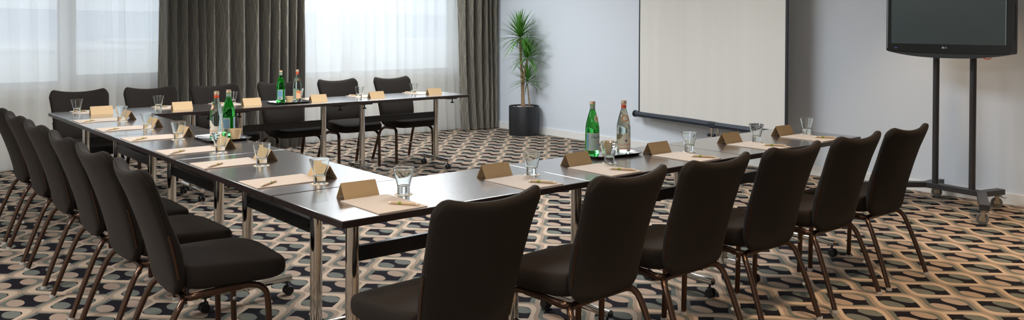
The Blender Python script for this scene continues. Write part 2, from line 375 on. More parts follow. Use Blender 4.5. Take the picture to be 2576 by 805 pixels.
# ------------------------------------------------------------------ tables
def make_table(L, D, loc, rz, label):
    t = thing('folding_table', label, 'table', loc, rz, 'folding meeting tables in a U')
    top = MB().box(-L / 2 + .0015, L / 2 - .0015, -D / 2, D / 2, .7196, .745, .0035, 2).build('tabletop', M_wood, t)
    e = MB()                                                     # dark edging band
    for (a, b, c, d) in ((-L / 2 + .001, L / 2 - .001, -D / 2 - .0015, -D / 2 + .004), (-L / 2 + .001, L / 2 - .001, D / 2 - .004, D / 2 + .0015), (-L / 2 + .0005, -L / 2 + .004, -D / 2, D / 2), (L / 2 - .004, L / 2 - .0005, -D / 2, D / 2)):
        e.box(a, b, c, d, .7185, .7432, .001, 1)
    e.build('edge_band', M_edge, top)
    bx = L / 2 - .2
    for s in (-1, 1):
        leg = MB().lathe([(.0265, .07), (.0265, .70)], 28, (s * bx, 0, 0)).build('leg', M_chrome, t)
        MB().box(s * bx - .035, s * bx + .035, -.13, .13, .698, .7195, .004).build('mounting_plate', M_black, leg)
        foot = MB().tube([(s * bx, -.235, .088), (s * bx, .235, .088)], .019, 18).build('foot', M_chrome, t)
        for q in (-1, 1):
            c = MB(); y = q * .214; xx = s * bx
            for o in (-.0145, .0145):
                c.lathe([(1e-6, -.008), (.021, -.008), (.0245, -.004), (.0245, .004), (.021, .008), (1e-6, .008)], 20, (xx + o, y + q * .006, .0255), Matrix.Rotation(PI / 2, 4, 'Y'))
            c.box(xx - .007, xx + .007, y - .014, y + .014, .018, .054, .003); c.tube([(xx, y, .05), (xx, y, .075)], .006, 10)
            c.build('caster', M_rubber, foot)
        # tilt latch with its knob below the top, on the inner side
        br = MB().box(s * (bx + .06) - .055, s * (bx + .06) + .055, .15, .21, .700, .7195, .004).build('tilt_latch', M_black, t)
        kx = s * (bx + .075)
        MB().lathe([(.006, .668), (.006, .70)], 12, (kx, .18, 0)).lathe([(1e-6, .660), (.017, .660), (.019, .664), (.015, .670), (1e-6, .671)], 16, (kx, .18, 0)).build('knob', M_black, br)
    b = MB().box(-bx + .02, bx - .02, -.014, .014, .505, .565, .003).build('stretcher', M_black, t)
    sc = MB()
    for s in (-1, 1):
        for q in (-1, 1): sc.lathe([(1e-6, .0), (.007, 0), (.007, .003), (1e-6, .004)], 10, (s * (bx - .05), q * .014, .535), Matrix.Rotation(-q * PI / 2, 4, 'X'))
    sc.build('bolt', M_black, b)
    return t
fx = [0, 1.215, 2.392, 3.625]; FL = ['nearest the camera', 'in the middle of its row', 'at the open end by the screen']
for i in range(3): make_table(fx[i + 1] - fx[i], .585, ((fx[i] + fx[i + 1]) / 2, .2925, 0), 0, 'dark wood table of the near right arm, ' + FL[i])
by = [.592, 1.768, 2.965, 4.185]
for i in range(3): make_table(by[i + 1] - by[i], .585, (.2925, (by[i] + by[i + 1]) / 2, 0), -PI / 2, 'dark wood table of the left base row, ' + ['nearest the camera', 'carrying the bottle tray', 'farthest, nearest the windows'][i])
bx_ = [0, 1.195, 2.375, 3.62]
for i in range(3): make_table(bx_[i + 1] - bx_[i], .595, ((bx_[i] + bx_[i + 1]) / 2, 4.485, 0), PI, 'dark wood table of the far arm, ' + ['at the left corner', 'in the middle with bottles on it', 'at the right end by the plant'][i])

# ------------------------------------------------------------------ chairs
def interp(tab, x):
    for (a, fa), (b, fb) in zip(tab[:-1], tab[1:]):
        if x <= b:
            t = max(0, (x - a) / (b - a)); t = t * t * (3 - 2 * t) if False else t
            return fa + (fb - fa) * t
    return tab[-1][1]
def back_pt(s, t, off):
    """point of the back's mid surface, s -1..1 across, t 0..1 up; off = forward offset"""
    a = abs(s)
    zt = .862 + .024 * (a / .80) ** 2.2 if a < .80 else .886 - .060 * ((a - .80) / .20) ** 2.6
    zb = .366 + .012 * a * a if a < .7 else .372 + .050 * ((a - .7) / .3) ** 2.4
    z = zb + (zt - zb) * t
    w = interp([(.36, .190), (.45, .199), (.60, .209), (.75, .220), (.85, .229), (.90, .230)], z)
    y = interp([(.36, -.113), (.45, -.130), (.55, -.158), (.65, -.192), (.75, -.230), (.90, -.298)], z)
    curve = (.010 + .034 * max(0, (z - .40) / .45)) * a ** 2.2
    return Vector((s * w, y + curve + off, z + off * .30))
def back_pad(off0, thick, inset=0.0):
    n, m = 30, 26; ss = [math.sin(PI / 2 * (-1 + 2 * i / n)) for i in range(n + 1)]; tt = [.5 - .5 * math.cos(PI * j / m) for j in range(m + 1)]
    def prof(s, t):
        e = max(abs(s), abs(2 * t - 1)); q = min(abs(s), abs(2 * t - 1)); return (max(0, 1 - e ** 20)) ** .5
    f = MB(); A = []; B = []
    for t in tt:
        ra = []; rb = []
        for s in ss:
            p = prof(s, t); s2 = s * (1 - inset); t2 = .5 + (t - .5) * (1 - inset)
            lum = 1 + (.55 * math.exp(-((t - .3) / .22) ** 2) if thick > 0 else 0)
            ra.append(tuple(back_pt(s2, t2, off0))); rb.append(tuple(back_pt(s2, t2, off0 + thick * p * lum)))
        A.append(ra); B.append(rb)
    f.grid(A); f.grid(B); return f
def seat_mb(z0=.388, grow=0.0):
    f = MB(); rows = []; n = 48
    def outline(k, sc):
        a = 2 * PI * k / n; c, s = math.cos(a), math.sin(a); p = 2 / 5.6
        x = math.copysign(abs(c) ** p, c); y = math.copysign(abs(s) ** p, s)
        w = .214 + .028 * (y + 1) / 2 - .020 * max(0, y) ** 4; return Vector((x * w * sc, .118 + y * .212 * (sc if sc > .5 else sc), 0))
    levels = [(.0, 0.0), (.80, 0.0), (.93, .004), (.985, .018), (1.0, .036), (1.0, .060), (.988, .076), (.962, .085), (.92, .088), (.80, .091), (.55, .094), (.28, .096), (.001, .097)]
    for sc, dz in levels:
        row = []
        for k in range(n):
            o = outline(k, max(sc, .001)); front = max(0, (o.y - .16) / .17)
            zz = z0 + dz - .024 * front ** 2 * (dz / .097) + .010 * (1 - (o.y + .1) / .43) * (dz / .097)
            row.append((o.x, o.y, zz))
        rows.append(row)
    f.grid(rows, close_u=True); return f
def make_chair(label):
    t = thing('conference_chair', label, 'chair', (0, 0, 0), 0, 'upholstered meeting chairs round the tables')
    bs = back_pad(0, -.016).build('backrest', M_chair, t, 60)
    back_pad(.0015, .027).build('back_cushion', M_chair, bs, 60)
    for s in (-1, 1):
        MB().tube([back_pt(s * .992, q, .001) + Vector((s * .0045, 0, 0)) for q in (.06, .15, .25, .35, .45, .5)], .0035, 8, ry=.005).build('side_strip', M_bronze, bs, label='bronze metal strip')
    st = seat_mb().build('seat', M_chair, t, 60)
    rim = [(math.copysign(1, 1), 0)]
    for s in (-1, 1):
        pts = catmull([(s * .226, -.245, .014), (s * .216, -.190, .165), (s * .206, -.135, .300), (s * .197, -.108, .343), (s * .165, -.090, .361), (s * .06, -.087, .363)], 6)
        rl = MB().tube(pts, .0150, 12, ry=.0125).build('leg', M_bronze, t)
        MB().lathe([(.015, 0), (.0165, .002), (.0150, .018)], 14, (s * .2265, -.247, 0)).build('foot_glide', M_clear, rl, label='clear plastic glide')
        MB().sphere((s * .206, -.172, .165), .0085, 8).build('bumper', M_clear, rl, label='clear plastic stacking bumper')
        pts = catmull([(s * .222, .236, .012), (s * .223, .232, .18), (s * .221, .226, .318), (s * .214, .205, .362), (s * .206, .165, .377), (s * .202, .12, .378)], 6)
        fl = MB().tube(pts, .0150, 12, ry=.0125).build('leg', M_bronze, t)
        MB().lathe([(.015, 0), (.0165, .002), (.0150, .018)], 14, (s * .222, .236, 0)).build('foot_glide', M_clear, fl, label='clear plastic glide')
        MB().sphere((s * .208, .232, .20), .0085, 8).build('bumper', M_clear, fl, label='clear plastic stacking bumper')
        MB().tube(catmull([(s * .202, .13, .378), (s * .200, .0, .374), (s * .196, -.06, .368), (s * .170, -.088, .362)], 5), .0150, 12, ry=.0125).build('side_rail', M_bronze, t)
    MB().tube([(-.07, -.087, .363), (.07, -.087, .363)], .0150, 12, ry=.0125).build('rear_rail', M_bronze, t)
    return t
G = 'upholstered meeting chairs round the tables'
ordn = ['first', 'second', 'third', 'fourth', 'fifth', 'sixth']
chairs = []
C0 = 'dark brown chair '
front_c = [(.285, 2), (.955, 4), (1.515, 1), (2.100, 0), (2.700, 0), (3.262, 0)]
front_l = ['nearest the camera in the near right row', 'second from the camera in the near right row', 'third from the camera in the near right row', 'fourth from the camera in the near right row', 'fifth in the near right row, next to the end chair', 'ending the near right row, by the television stand']
base_c = [(.885, -3), (1.490, 1), (2.085, -1), (2.735, 0), (3.340, 0), (3.955, 0)]
base_l = ['nearest the camera in the left row, seat fully seen', 'second from the camera in the left row', 'third from the camera in the left row', 'fourth from the camera in the left row', 'fifth in the left row, next to the farthest one', 'farthest back in the left row, cut by the photo edge']
back_c = [(.315, 0), (.885, 0), (1.450, 0), (2.080, 0), (2.705, 0), (3.350, 0)]
back_l = ['by the window at the left corner of the far row', 'second from the left in the far row, before the left sheer', 'before the dark drape in the far row, left of the two', 'before the dark drape in the far row, behind the bottles', 'fifth in the far row, before the right sheer', 'at the right end of the far row']
proto = None
def place_chair(x, y, rz, lab):
    global proto
    if proto is None:
        proto = make_chair(C0 + lab); proto.location = (x, y, 0); proto.rotation_euler = (0, 0, rz); return proto
    return dup(proto, (x, y, 0), rz, C0 + lab, G)
for (x, a), l in zip(front_c, front_l): place_chair(x, -.238, math.radians(a), l)
for (y, a), l in zip(base_c, base_l): place_chair(-.205, y, -PI / 2 + math.radians(a), l)
for (x, a), l in zip(back_c, back_l): place_chair(x, 5.0, PI + math.radians(a), l)

# ------------------------------------------------------------------ place settings (local frame: u to the sitter's right, v away from the sitter)
ZT = .7453
def make_pad(label):
    t = thing('notepad', label, 'notepad', group='cream notepads')
    MB().box(-.105, .105, 0, .297, 0, .004, .0006, 1).build('paper_block', M_pad, t, 0)
    mk = MB().box(.060, .088, .270, .276, .0041, .0043)
    mk.build('printed_mark', M_markgrey, t, 0); return t
def make_pen(label):
    t = thing('pencil', label, 'pencil', group='cream pencils on the notepads')
    MB().tube([(-.056, 0, .0056), (.048, 0, .0056)], .0056, 12).build('barrel', M_pen, t)
    MB().tube([(-.072, 0, .0034), (-.066, 0, .0046), (-.0559, 0, .0056)], [.0012, .0036, .0056], 12).tube([(.0479, 0, .0056), (.062, 0, .0050)], [.0056, .0036], 12).build('tip', M_pentip, t)
    MB().tube([(-.026, 0, .0056), (-.012, 0, .0056)], .00575, 12, cap=False).build('printed_band', M_lime, t, label='lime green print'); return t
def make_card(label):
    t = thing('place_card', label, 'place card', group='folded place cards')
    h, d, w, th = .062, .036, .078, .0009
    for s, nm, mt in ((-1, 'front_panel', M_card), (1, 'rear_panel', M_card)):
        v = [(-w, s * d, 0), (w, s * d, 0), (w, 0, h), (-w, 0, h)]; inn = [(-w, s * (d - th * 1.6), 0), (w, s * (d - th * 1.6), 0), (w, 0, h - th * 2), (-w, 0, h - th * 2)]
        m = MB(); m.add(v + inn, [(0, 1, 2, 3), (7, 6, 5, 4), (0, 4, 5, 1), (1, 5, 6, 2), (2, 6, 7, 3), (3, 7, 4, 0)]); m.build(nm, mt, t, 0)
    return t
def make_glass(label):
    t = thing('tumbler', label, 'glass', group='empty tumblers on paper coasters')
    o_ = [(1e-5, 0), (.012, 0), (.0235, 0), (.0250, .0008), (.0255, .0022), (.0255, .004), (.0255, .028), (.0255, .0305), (.0257, .0325)]
    o_ += [(.0257 + (.0440 - .0257) * k / 8, .0325 + (.1068 - .0325) * k / 8) for k in range(1, 9)] + [(.04405, .1076), (.0437, .1082), (.0431, .1082), (.0427, .1076)]
    o_ += [(.0425 - (.0425 - .0250) * k / 8, .1068 - (.1068 - .0385) * k / 8) for k in range(0, 9)] + [(.0246, .0372), (.0236, .0358), (.0215, .0348), (.0190, .0344), (.010, .0340), (1e-5, .0340)]
    MB().lathe(o_, 48).build('glass_body', M_glass, t, 60)
    return t
def make_coaster(label):
    m = MB(); n = 72; rows = []
    for z, q in ((0, 1), (.0012, 1)):
        rows.append([((.0375 + .0012 * math.cos(12 * 2 * PI * k / n)) * math.cos(2 * PI * k / n), (.0375 + .0012 * math.cos(12 * 2 * PI * k / n)) * math.sin(2 * PI * k / n), z) for k in range(n)])
    m.grid(rows, close_u=True); m.f.append(tuple(reversed(range(n)))); m.f.append(tuple(range(n, 2 * n)))
    o = m.build('paper_coaster', M_coaster, None, 0); return tag(o, label, 'coaster', 'scalloped paper coasters')
protos = {}
def put(kind, maker, x, y, z, rz, label):
    if kind not in protos:
        protos[kind] = o = maker(label); o.location = (x, y, z); o.rotation_euler = (0, 0, rz); return o
    return dup(protos[kind], (x, y, z), rz, label)
def setting(org, rz, where, du=0.0, gl=(.158, .275), ca=(0, .357), pen=(.03, .10, 20), jit=0.0):
    c, s = math.cos(rz), math.sin(rz)
    W_ = lambda u, v: (org[0] + u * c - v * s, org[1] + u * s + v * c)
    j = lambda: math.radians(rnd.uniform(-2, 2))
    x, y = W_(du, .012); put('pad', make_pad, x, y, ZT, rz + math.radians(jit), 'cream notepad ' + where)
    x, y = W_(du + pen[0], pen[1]); put('pen', make_pen, x, y, ZT + .0045, rz + math.radians(pen[2]), 'cream pencil on the notepad ' + where)
    x, y = W_(*ca); put('card', make_card, x, y, ZT, rz + j(), 'folded tan place card ' + where)
    x, y = W_(*gl); put('coaster', make_coaster, x, y, ZT, rz, 'paper coaster under the tumbler ' + where)
    put('glass', make_glass, x, y, ZT + .0014, rz + rnd.uniform(0, 6), 'clear flared tumbler ' + where)
fs = [(.262, .423, .275, .261), (.966, 1.116, .279, .960), (1.475, 1.634, .284, 1.476), (2.092, 2.252, .272, 2.085), (2.750, 2.875, .265, 2.74), (3.302, 3.452, .279, 3.30)]
for (xc, gx, gy, cx), l in zip(fs, ['at the near corner of the right arm', 'at the second seat of the right arm', 'third along the right arm, before bottles', 'at the fourth seat of the right arm', 'at the fifth seat of the right arm', 'at the last right arm seat, by the screen']):
    setting((xc, 0), 0, l, 0, (gx - xc, gy), (cx - xc, .357), (.045, .080, -58))
bs_ = [(.866, .702), (1.494, 1.322), (2.048, 1.873), (2.720, 2.552), (3.327, 3.165), (3.945, 3.772)]
for (yc, gy), l in zip(bs_, ['at the nearest seat of the left base row', 'at the second seat of the left base row', 'third along the left base row, before bottles', 'at the fourth seat of the left base row', 'at the fifth seat of the left base row', 'at the farthest seat of the left base row']):
    setting((0, yc), -PI / 2, l, 0, (yc - gy, .264), (.01, .352), (.058, .079, -52))
rs_ = [(.290, .159, 4.59, .25), (.890, .746, 4.545, .86), (1.470, 1.375, 4.60, 1.33), (2.090, 2.000, 4.622, 2.08), (2.690, 2.535, 4.47, 2.66), (3.350, 3.199, 4.563, 3.30)]
for (xc, gx, gy, pc), l in zip(rs_, ['at the left corner seat of the far arm', 'at the second seat of the far arm', 'third along the far arm, before the drape', 'fourth along the far arm, beside bottles', 'at the fifth seat of the far arm', 'at the right end seat of the far arm']):
    setting((xc, 4.785), PI, l, xc - pc, (xc - gx, 4.785 - gy), (0, .365), (.045, .08, -58))

# ------------------------------------------------------------------ trays, bottles, cups
def text_geo(txt, size):
    cu = bpy.data.curves.new('text', 'FONT'); cu.body = txt; cu.size = size; cu.align_x = 'CENTER'; cu.align_y = 'CENTER'
    o = bpy.data.objects.new('text', cu); COL.objects.link(o); dg = bpy.context.evaluated_depsgraph_get(); me = o.evaluated_get(dg).to_mesh()
    bm = bmesh.new(); bm.from_mesh(me); o.evaluated_get(dg).to_mesh_clear()
    bmesh.ops.triangulate(bm, faces=bm.faces); bmesh.ops.subdivide_edges(bm, edges=[e for e in bm.edges if e.calc_length() > size * .5], cuts=2)
    bm.verts.ensure_lookup_table(); vs = [v.co.copy() for v in bm.verts]
    for i, v in enumerate(bm.verts): v.index = i
    fs = [[v.index for v in f.verts] for f in bm.faces]; bm.free()
    bpy.data.objects.remove(o); bpy.data.curves.remove(cu); return vs, fs
def radius_at(prof, z):
    for (r0, z0), (r1, z1) in zip(prof[:-1], prof[1:]):
        if z0 <= z <= z1 and z1 > z0: return r0 + (r1 - r0) * (z - z0) / (z1 - z0)
    return prof[-1][0]
BP = [(1e-5, .004), (.022, .003), (.030, .000), (.0345, .003), (.0366, .009), (.0370, .020), (.0372, .125), (.0370, .145), (.0355, .160), (.0325, .178), (.0285, .195), (.0235, .214), (.0180, .231), (.0148, .243), (.0136, .252), (.0134, .268), (.0140, .272), (.0150, .274)]
_sp = catmull([(r, z, 0) for r, z in BP[6:15]], 5); BP = BP[:6] + [(q.x, q.y) for q in _sp] + BP[15:]      # smooth shoulder
def wrap(f, pts2, fs, ang, zc, eps):
    """bend flat (x, y) drawing round the bottle at angle ang and height zc"""
    vs = []
    for p in pts2:
        z = zc + p[1]; r = radius_at(BP, z) + eps; a = ang + p[0] / radius_at(BP, zc); vs.append((r * math.cos(a), r * math.sin(a), z))
    f.add(vs, fs)
def patch(f, ang, half, z0, z1, eps, topf=None, n=36, m=6):
    rows = []
    for j in range(m + 1):
        row = []
        for k in range(n + 1):
            q = -1 + 2 * k / n; zt = z1 if topf is None else z0 + (z1 - z0) * topf(q); z = z0 + (zt - z0) * j / m; r = radius_at(BP, z) + eps; a = ang + q * half
            row.append((r * math.cos(a), r * math.sin(a), z))
        rows.append(row)
    f.grid(rows); return f
def disc2(rx, ry, n=40, hole=0.0, sq=2.0):
    o = []
    for k in range(n):
        a = 2 * PI * k / n; c, s = math.cos(a), math.sin(a); o.append((rx * math.copysign(abs(c) ** (2 / sq), c), ry * math.copysign(abs(s) ** (2 / sq), s)))
    if hole:
        i = [(x * hole, y * hole) for x, y in o]; return o + i, [(k, (k + 1) % n, n + (k + 1) % n, n + k) for k in range(n)]
    R_n = 6; vs = [(0, 0)] + [(x * j / R_n, y * j / R_n) for j in range(1, R_n + 1) for x, y in o]; fs = [(0, 1 + k, 1 + (k + 1) % n) for k in range(n)]
    for j in range(R_n - 1): fs += [(1 + j * n + k, 1 + (j + 1) * n + k, 1 + (j + 1) * n + (k + 1) % n, 1 + j * n + (k + 1) % n) for k in range(n)]
    return vs, fs
def cap_parts(t):
    MB().lathe([(.0142, .272), (.0152, .273), (.0152, .277), (.0142, .2785), (.0140, .288), (.0132, .2905), (1e-5, .291)], 32).build('cap', M_cap, t)
    MB().lathe([(.0152, .2735), (.0158, .2745), (.0158, .2765), (.0152, .2775)], 32).build('cap_ring', M_capring, t)
def green_bottle(label, loc, ang):
    t = thing('water_bottle', label, 'bottle', loc, 0, 'bottles of mineral water'); A = math.radians(ang)
    body = MB().lathe(BP + [(1e-5, .2742)], 72).build('bottle_body', M_green, t, 50); cap_parts(t)
    MB().lathe([(.0137, .246), (.0140, .247), (.0140, .268), (.0138, .269)], 32).build('neck_label', M_foil, t)
    lb = patch(MB(), A, math.radians(112), .032, .124, .0006).build('front_label', M_labelg, t)
    e = MB()
    for z0, z1 in ((.0325, .0345), (.1215, .1235)): patch(e, A, math.radians(112), z0, z1, .0009, m=1)
    e.build('label_border', M_labelc, lb)
    e = MB(); patch(e, A - math.radians(98), math.radians(10), .036, .120, .0009, n=6, m=2); patch(e, A + math.radians(98), math.radians(10), .036, .120, .0009, n=6, m=2); e.build('label_edge', M_labelbl, lb)
    f = MB(); wrap(f, *text_geo('S.PELLEGRINO', .0132), A, .101, .0012); f.build('lettering', M_ink, lb, 0)
    f = MB(); st = [((.0085 if k % 2 == 0 else .0036) * math.sin(PI * k / 5), (.0085 if k % 2 == 0 else .0036) * math.cos(PI * k / 5)) for k in range(10)]
    wrap(f, [(0, 0)] + st, [(0, 1 + k, 1 + (k + 1) % 10) for k in range(10)], A, .076, .0012); f.build('red_star', M_red, lb, 0)
    f = MB()
    for z in (.060, .054, .048): patch(f, A, math.radians(26), z, z + .0016, .0010, n=12, m=1)
    f.build('small_print', M_labelbl, lb, 0)
    f = MB(); wrap(f, *disc2(.017, .020, sq=2.3), A, .199, .0008); md = f.build('medallion', M_labelc, t, 0)
    f = MB(); wrap(f, *disc2(.0085, .010), A, .199, .0012); f.build('medallion_centre', M_card, md, 0)
    bl = patch(MB(), A + PI, math.radians(38), .034, .122, .0006).build('back_label', M_labelg, t)
    f = MB(); patch(f, A + PI, math.radians(32), .060, .114, .0009, n=10, m=2); f.build('blue_print', M_labelbl, bl, 0)
    f = MB()
    for k in range(9): patch(f, A + PI + math.radians(-14 + 3.4 * k), math.radians(.9), .040, .055, .0010, n=1, m=1)
    f.build('stripe_print', M_ink, bl, 0); return t
def panna_top(q):
    a = abs(q); return 1.0 if a < .22 else (.94 if a < .34 else (.80 if a < .46 else (.70 if a < .60 else .62)))
def clear_bottle(label, loc, ang):
    t = thing('water_bottle', label, 'bottle', loc, 0, 'bottles of mineral water'); A = math.radians(ang)
    MB().lathe(BP + [(1e-5, .2742)], 72).build('bottle_body', M_water, t, 50); cap_parts(t)
    MB().lathe([(.0138, .250), (.0141, .251), (.0141, .267), (.0139, .268)], 32).build('neck_label', M_red, t)
    lb = patch(MB(), A, math.radians(84), .029, .118, .0006, panna_top, n=84).build('front_label', M_labelc, t)
    f = MB(); patch(f, A, math.radians(72), .0335, .0368, .0010, m=1); f.build('orange_stripe', M_orange, lb, 0)
    f = MB(); wrap(f, *text_geo('ACQUA PANNA', .0135), A, .056, .0011); f.build('lettering', M_orange, lb, 0)
    f = MB()                                                       # fleur-de-lis
    wrap(f, *disc2(.0022, .0085), A, .078, .0011)
    for s in (-1, 1):
        pet = [(s * .0015, -.002), (s * .0040, .002), (s * .0066, .0025), (s * .0080, .0000), (s * .0070, -.0024), (s * .0058, -.0004), (s * .0040, -.0012), (s * .0022, -.0050)]
        wrap(f, pet, [tuple(range(8))], A, .078, .0011)
    wrap(f, [(-.0055, -.0042), (.0055, -.0042), (.0055, -.0028), (-.0055, -.0028)], [(0, 1, 2, 3)], A, .078, .0012); f.build('emblem', M_navy, lb, 0)
    f = MB(); wrap(f, *disc2(.0195, .0165, hole=.76, sq=2.4), A, .197, .0009); rg = f.build('shoulder_ring', M_orange, t, 0)
    f = MB(); wrap(f, *disc2(.0148, .0125, sq=2.4), A, .197, .0007); f.build('ring_centre', M_labelc, rg, 0)
    bl = patch(MB(), A + PI, math.radians(36), .034, .104, .0006).build('back_label', M_peach, t)
    f = MB(); patch(f, A + PI, math.radians(30), .084, .099, .0009, n=8, m=1); f.build('orange_print', M_orange, bl, 0)
    return t
def tray(label, cx, cy, rz):
    t = thing('serving_tray', label, 'tray', (cx, cy, ZT), rz, 'steel trays carrying bottles')
    def ring(w, d, c, z): return [(w - c, -d, z), (w, -d + c, z), (w, d - c, z), (w - c, d, z), (-w + c, d, z), (-w, d - c, z), (-w, -d + c, z), (-w + c, -d, z)]
    lv = [(.150, .110, .018, .0005), (.152, .112, .019, .003), (.168, .128, .028, .0125), (.172, .132, .030, .0135), (.1725, .1325, .030, .0145), (.171, .131, .030, .0150), (.1665, .1265, .027, .0140), (.1505, .1105, .018, .0045), (.149, .109, .017, .0022)]
    rows = [ring(*q) for q in lv]; m = MB().grid(rows, close_u=True); n = len(m.v); m.f.append(tuple(reversed(range(8)))); m.f.append(tuple(range(n - 8, n)))
    m.build('tray_dish', M_tray, t, 30); return t
def cup(label, x, y):
    o = MB().lathe([(1e-5, 0), (.024, 0), (.0255, .002), (.0365, .055), (.037, .0575), (.0358, .0580), (.0345, .056), (.0235, .006), (1e-5, .005)], 36).build('tapered_cup', M_cup)
    o.location = (x, y, ZT + .0025); return tag(o, label, 'cup', 'beige cups on the trays')
ZB = ZT + .0025
tray('oblong steel tray on the near right arm, holding two upright bottles', 1.842, .505, math.radians(-6))
green_bottle('green glass water bottle with full label on the near right tray', (1.735, .508, ZB), 282)
clear_bottle('clear water bottle with orange ring and lettering on the near right tray', (1.902, .398 + .04, ZB), 245)
cup('tapered beige cup behind the tumbler on the near right tray', 1.858, .520)
tray('oblong steel tray on the left base row, holding two overlapping bottles', .475, 2.425, math.radians(90))
clear_bottle('clear water bottle standing before a green one on the left base tray', (.432, 2.388, ZB), 180)
green_bottle('green water bottle partly behind a clear one on the left base tray', (.530, 2.455, ZB), 45)
cup('tapered beige cup between bottle and tumbler on the left base tray', .540, 2.370)
tray('oblong steel tray on the far arm along the windows', 1.818, 4.440, 0)
green_bottle('green water bottle on the far tray, before a dark chair', (1.725, 4.400, ZB), 56)
clear_bottle('clear water bottle at the right of the far tray', (1.898, 4.440, ZB), 84)
cup('tapered beige cup between the two bottles on the far tray', 1.803, 4.392)

# ------------------------------------------------------------------ potted dracaena
pl = thing('potted_plant', 'tall spiky three headed plant in a black cylindrical pot in the corner', 'plant', (5.745, 5.86, 0))
MB().lathe([(1e-5, 0), (.194, 0), (.198, .004), (.200, .380), (.198, .386), (.190, .386), (.188, .380), (.188, .34), (1e-5, .34)], 56).build('pot', M_pot, pl, 40)
pb = MB(); pr = random.Random(2)
for i in range(420):
    a = pr.uniform(0, 2 * PI); r = .178 * math.sqrt(pr.random()); s = pr.uniform(.008, .016)
    pb.sphere((r * math.cos(a), r * math.sin(a), .348 + pr.uniform(0, .018)), s, 4, .6)
o = pb.build('pebbles', M_peb, pl, 60); o['kind'] = 'stuff'
# image-right at the plant is roughly (.76,-.65); offsets along it set the lean of the stems
RT = Vector((.70, -.71, 0))
def stem(pts, r0, r1):
    P = catmull(pts, 6); m = MB(); n = len(P); m.tube(P, [(r0 + (r1 - r0) * i / (n - 1)) * (1 + .06 * (i % 2)) for i in range(n)], 10); m.build('trunk', M_bark, pl); return P[-1]
def pos(u, z, v=0): return RT * u + Vector((.71, .70, 0)) * v + Vector((0, 0, z))
h1 = stem([pos(-.02, .345), pos(-.025, .7), pos(-.045, 1.0), pos(-.055, 1.27)], .020, .014)
h2 = stem([pos(.005, .345, -.03), pos(-.005, .60, -.03), pos(.010, .85, -.04), pos(.045, 1.00, -.05)], .014, .010)
h3 = stem([pos(.075, .345, .02), pos(.060, .50, .02), pos(.045, .68, 0)], .010, .007)
def head(h, n, ln, seed, el0, el1):
    r = random.Random(seed); m = MB()
    for i in range(n):
        q = (i + .5) / n; el = math.radians(el0 + (el1 - el0) * q ** .8 + r.uniform(-9, 9)); az = i * 2.39996 + r.uniform(-.25, .25); L = ln * r.uniform(.8, 1.12) * (1 - .22 * q); wd = .0095 * r.uniform(.85, 1.15)
        d = Vector((math.cos(az), math.sin(az), 0)); side = Vector((-math.sin(az), math.cos(az), 0)); p = Vector(h) + Vector((0, 0, .07 * q)) + d * .006; e = el; K = 9; L_ = []; R__ = []; N = []
        droop = r.uniform(.02, .075) * (1.25 - q)
        for k in range(K + 1):
            f = k / K; w = wd * (min(1, .45 + 3 * f)) * (1 - f ** 2.6) + .0003; up = Vector((-d.x * math.sin(e), -d.y * math.sin(e), math.cos(e)))
            L_.append(tuple(p + side * w + up * w * .35)); N.append(tuple(p)); R__.append(tuple(p - side * w + up * w * .35))
            p = p + (d * math.cos(e) + Vector((0, 0, math.sin(e)))) * (L / K); e -= droop * (1 + f)
            lim = XR - 5.745 - .02
            if p.x > lim: p.x = lim
        m.grid([L_, N, R__])
    ob = m.build('foliage', M_leaf, pl, 60); return ob
head(h1, 120, .43, 1, -28, 88); head(h2, 85, .36, 2, -26, 86); head(h3, 65, .31, 3, -16, 86)

# ------------------------------------------------------------------ projection screen on its tripod
scr = thing('projection_screen', 'white pull-up projection screen with black side borders on a tripod', 'projection screen', (5.675, 2.80, 0), math.radians(-9.0))
# local frame: y along the screen (+ towards the windows), -x faces the tables
y0, y1 = -1.085, 1.125
def cloth_rows(ya, yb, x): return [[(x + .006 * math.sin(y * 5.1) * math.sin(z * 1.3), y, z) for y in [ya + (yb - ya) * k / 60 for k in range(61)]] for z in [.455 + 1.75 * j / 20 for j in range(21)]]
sf = MB(); sf.grid(cloth_rows(y0 + .025, y1 - .025, -.004)); sf.grid(cloth_rows(y0 + .025, y1 - .025, .004)); sf.build('screen_fabric', M_screen, scr)
for a, b in ((y0, y0 + .028), (y1 - .028, y1)): MB().box(-.006, .006, a, b, .455, 2.205).build('screen_border', M_sblack, scr, 0)
MB().box(-.006, .006, y0, y1, 2.205, 2.26, .004).build('top_bar', M_sblack, scr)
case = MB().tube([(.004, y0 - .06, .425), (.004, y1 + .07, .425)], .036, 8, ry=.030).build('roller_case', M_case, scr, 25)
for q in (y0 - .07, y1 + .06): MB().tube([(.004, q, .425), (.004, q + .02, .425)], .039, 16).build('end_cap', M_black, case)
MB().tube([(.004, -.14, .425), (.004, -.04, .425)], .0385, 8, ry=.0325).build('case_clamp', M_case, scr)
MB().tube([(.055, -.115, .20), (.055, -.115, 2.25)], .013, 14).build('pole', M_chrome, scr)
MB().tube([(-.005, -.085, .25), (-.005, -.085, .39)], .016, 14).build('lower_tube', M_chrome, scr)
MB().sphere((-.015, -.055, .315), .022, 10, .8).sphere((-.015, -.125, .315), .024, 10, .8).build('clamp_knob', M_black, scr)
MB().box(-.03, .06, -.14, -.05, .20, .26, .01).build('tripod_hub', M_black, scr)
for a in (100, 215, 332):
    A = math.radians(a); MB().tube([(.0 + .03 * math.cos(A), -.095 + .03 * math.sin(A), .25), (.52 * math.cos(A) * (.45 if math.cos(A) > 0 else 1), -.095 + .52 * math.sin(A), .012)], .009, 10).build('leg', M_chrome, scr)

# ------------------------------------------------------------------ television and its stand
TVZ0, TVZ1 = 1.262, 1.86
tv = thing('television', 'large black flat screen television on a charcoal twin pole stand with casters', 'television', (5.36, .215, 0), math.radians(-3))
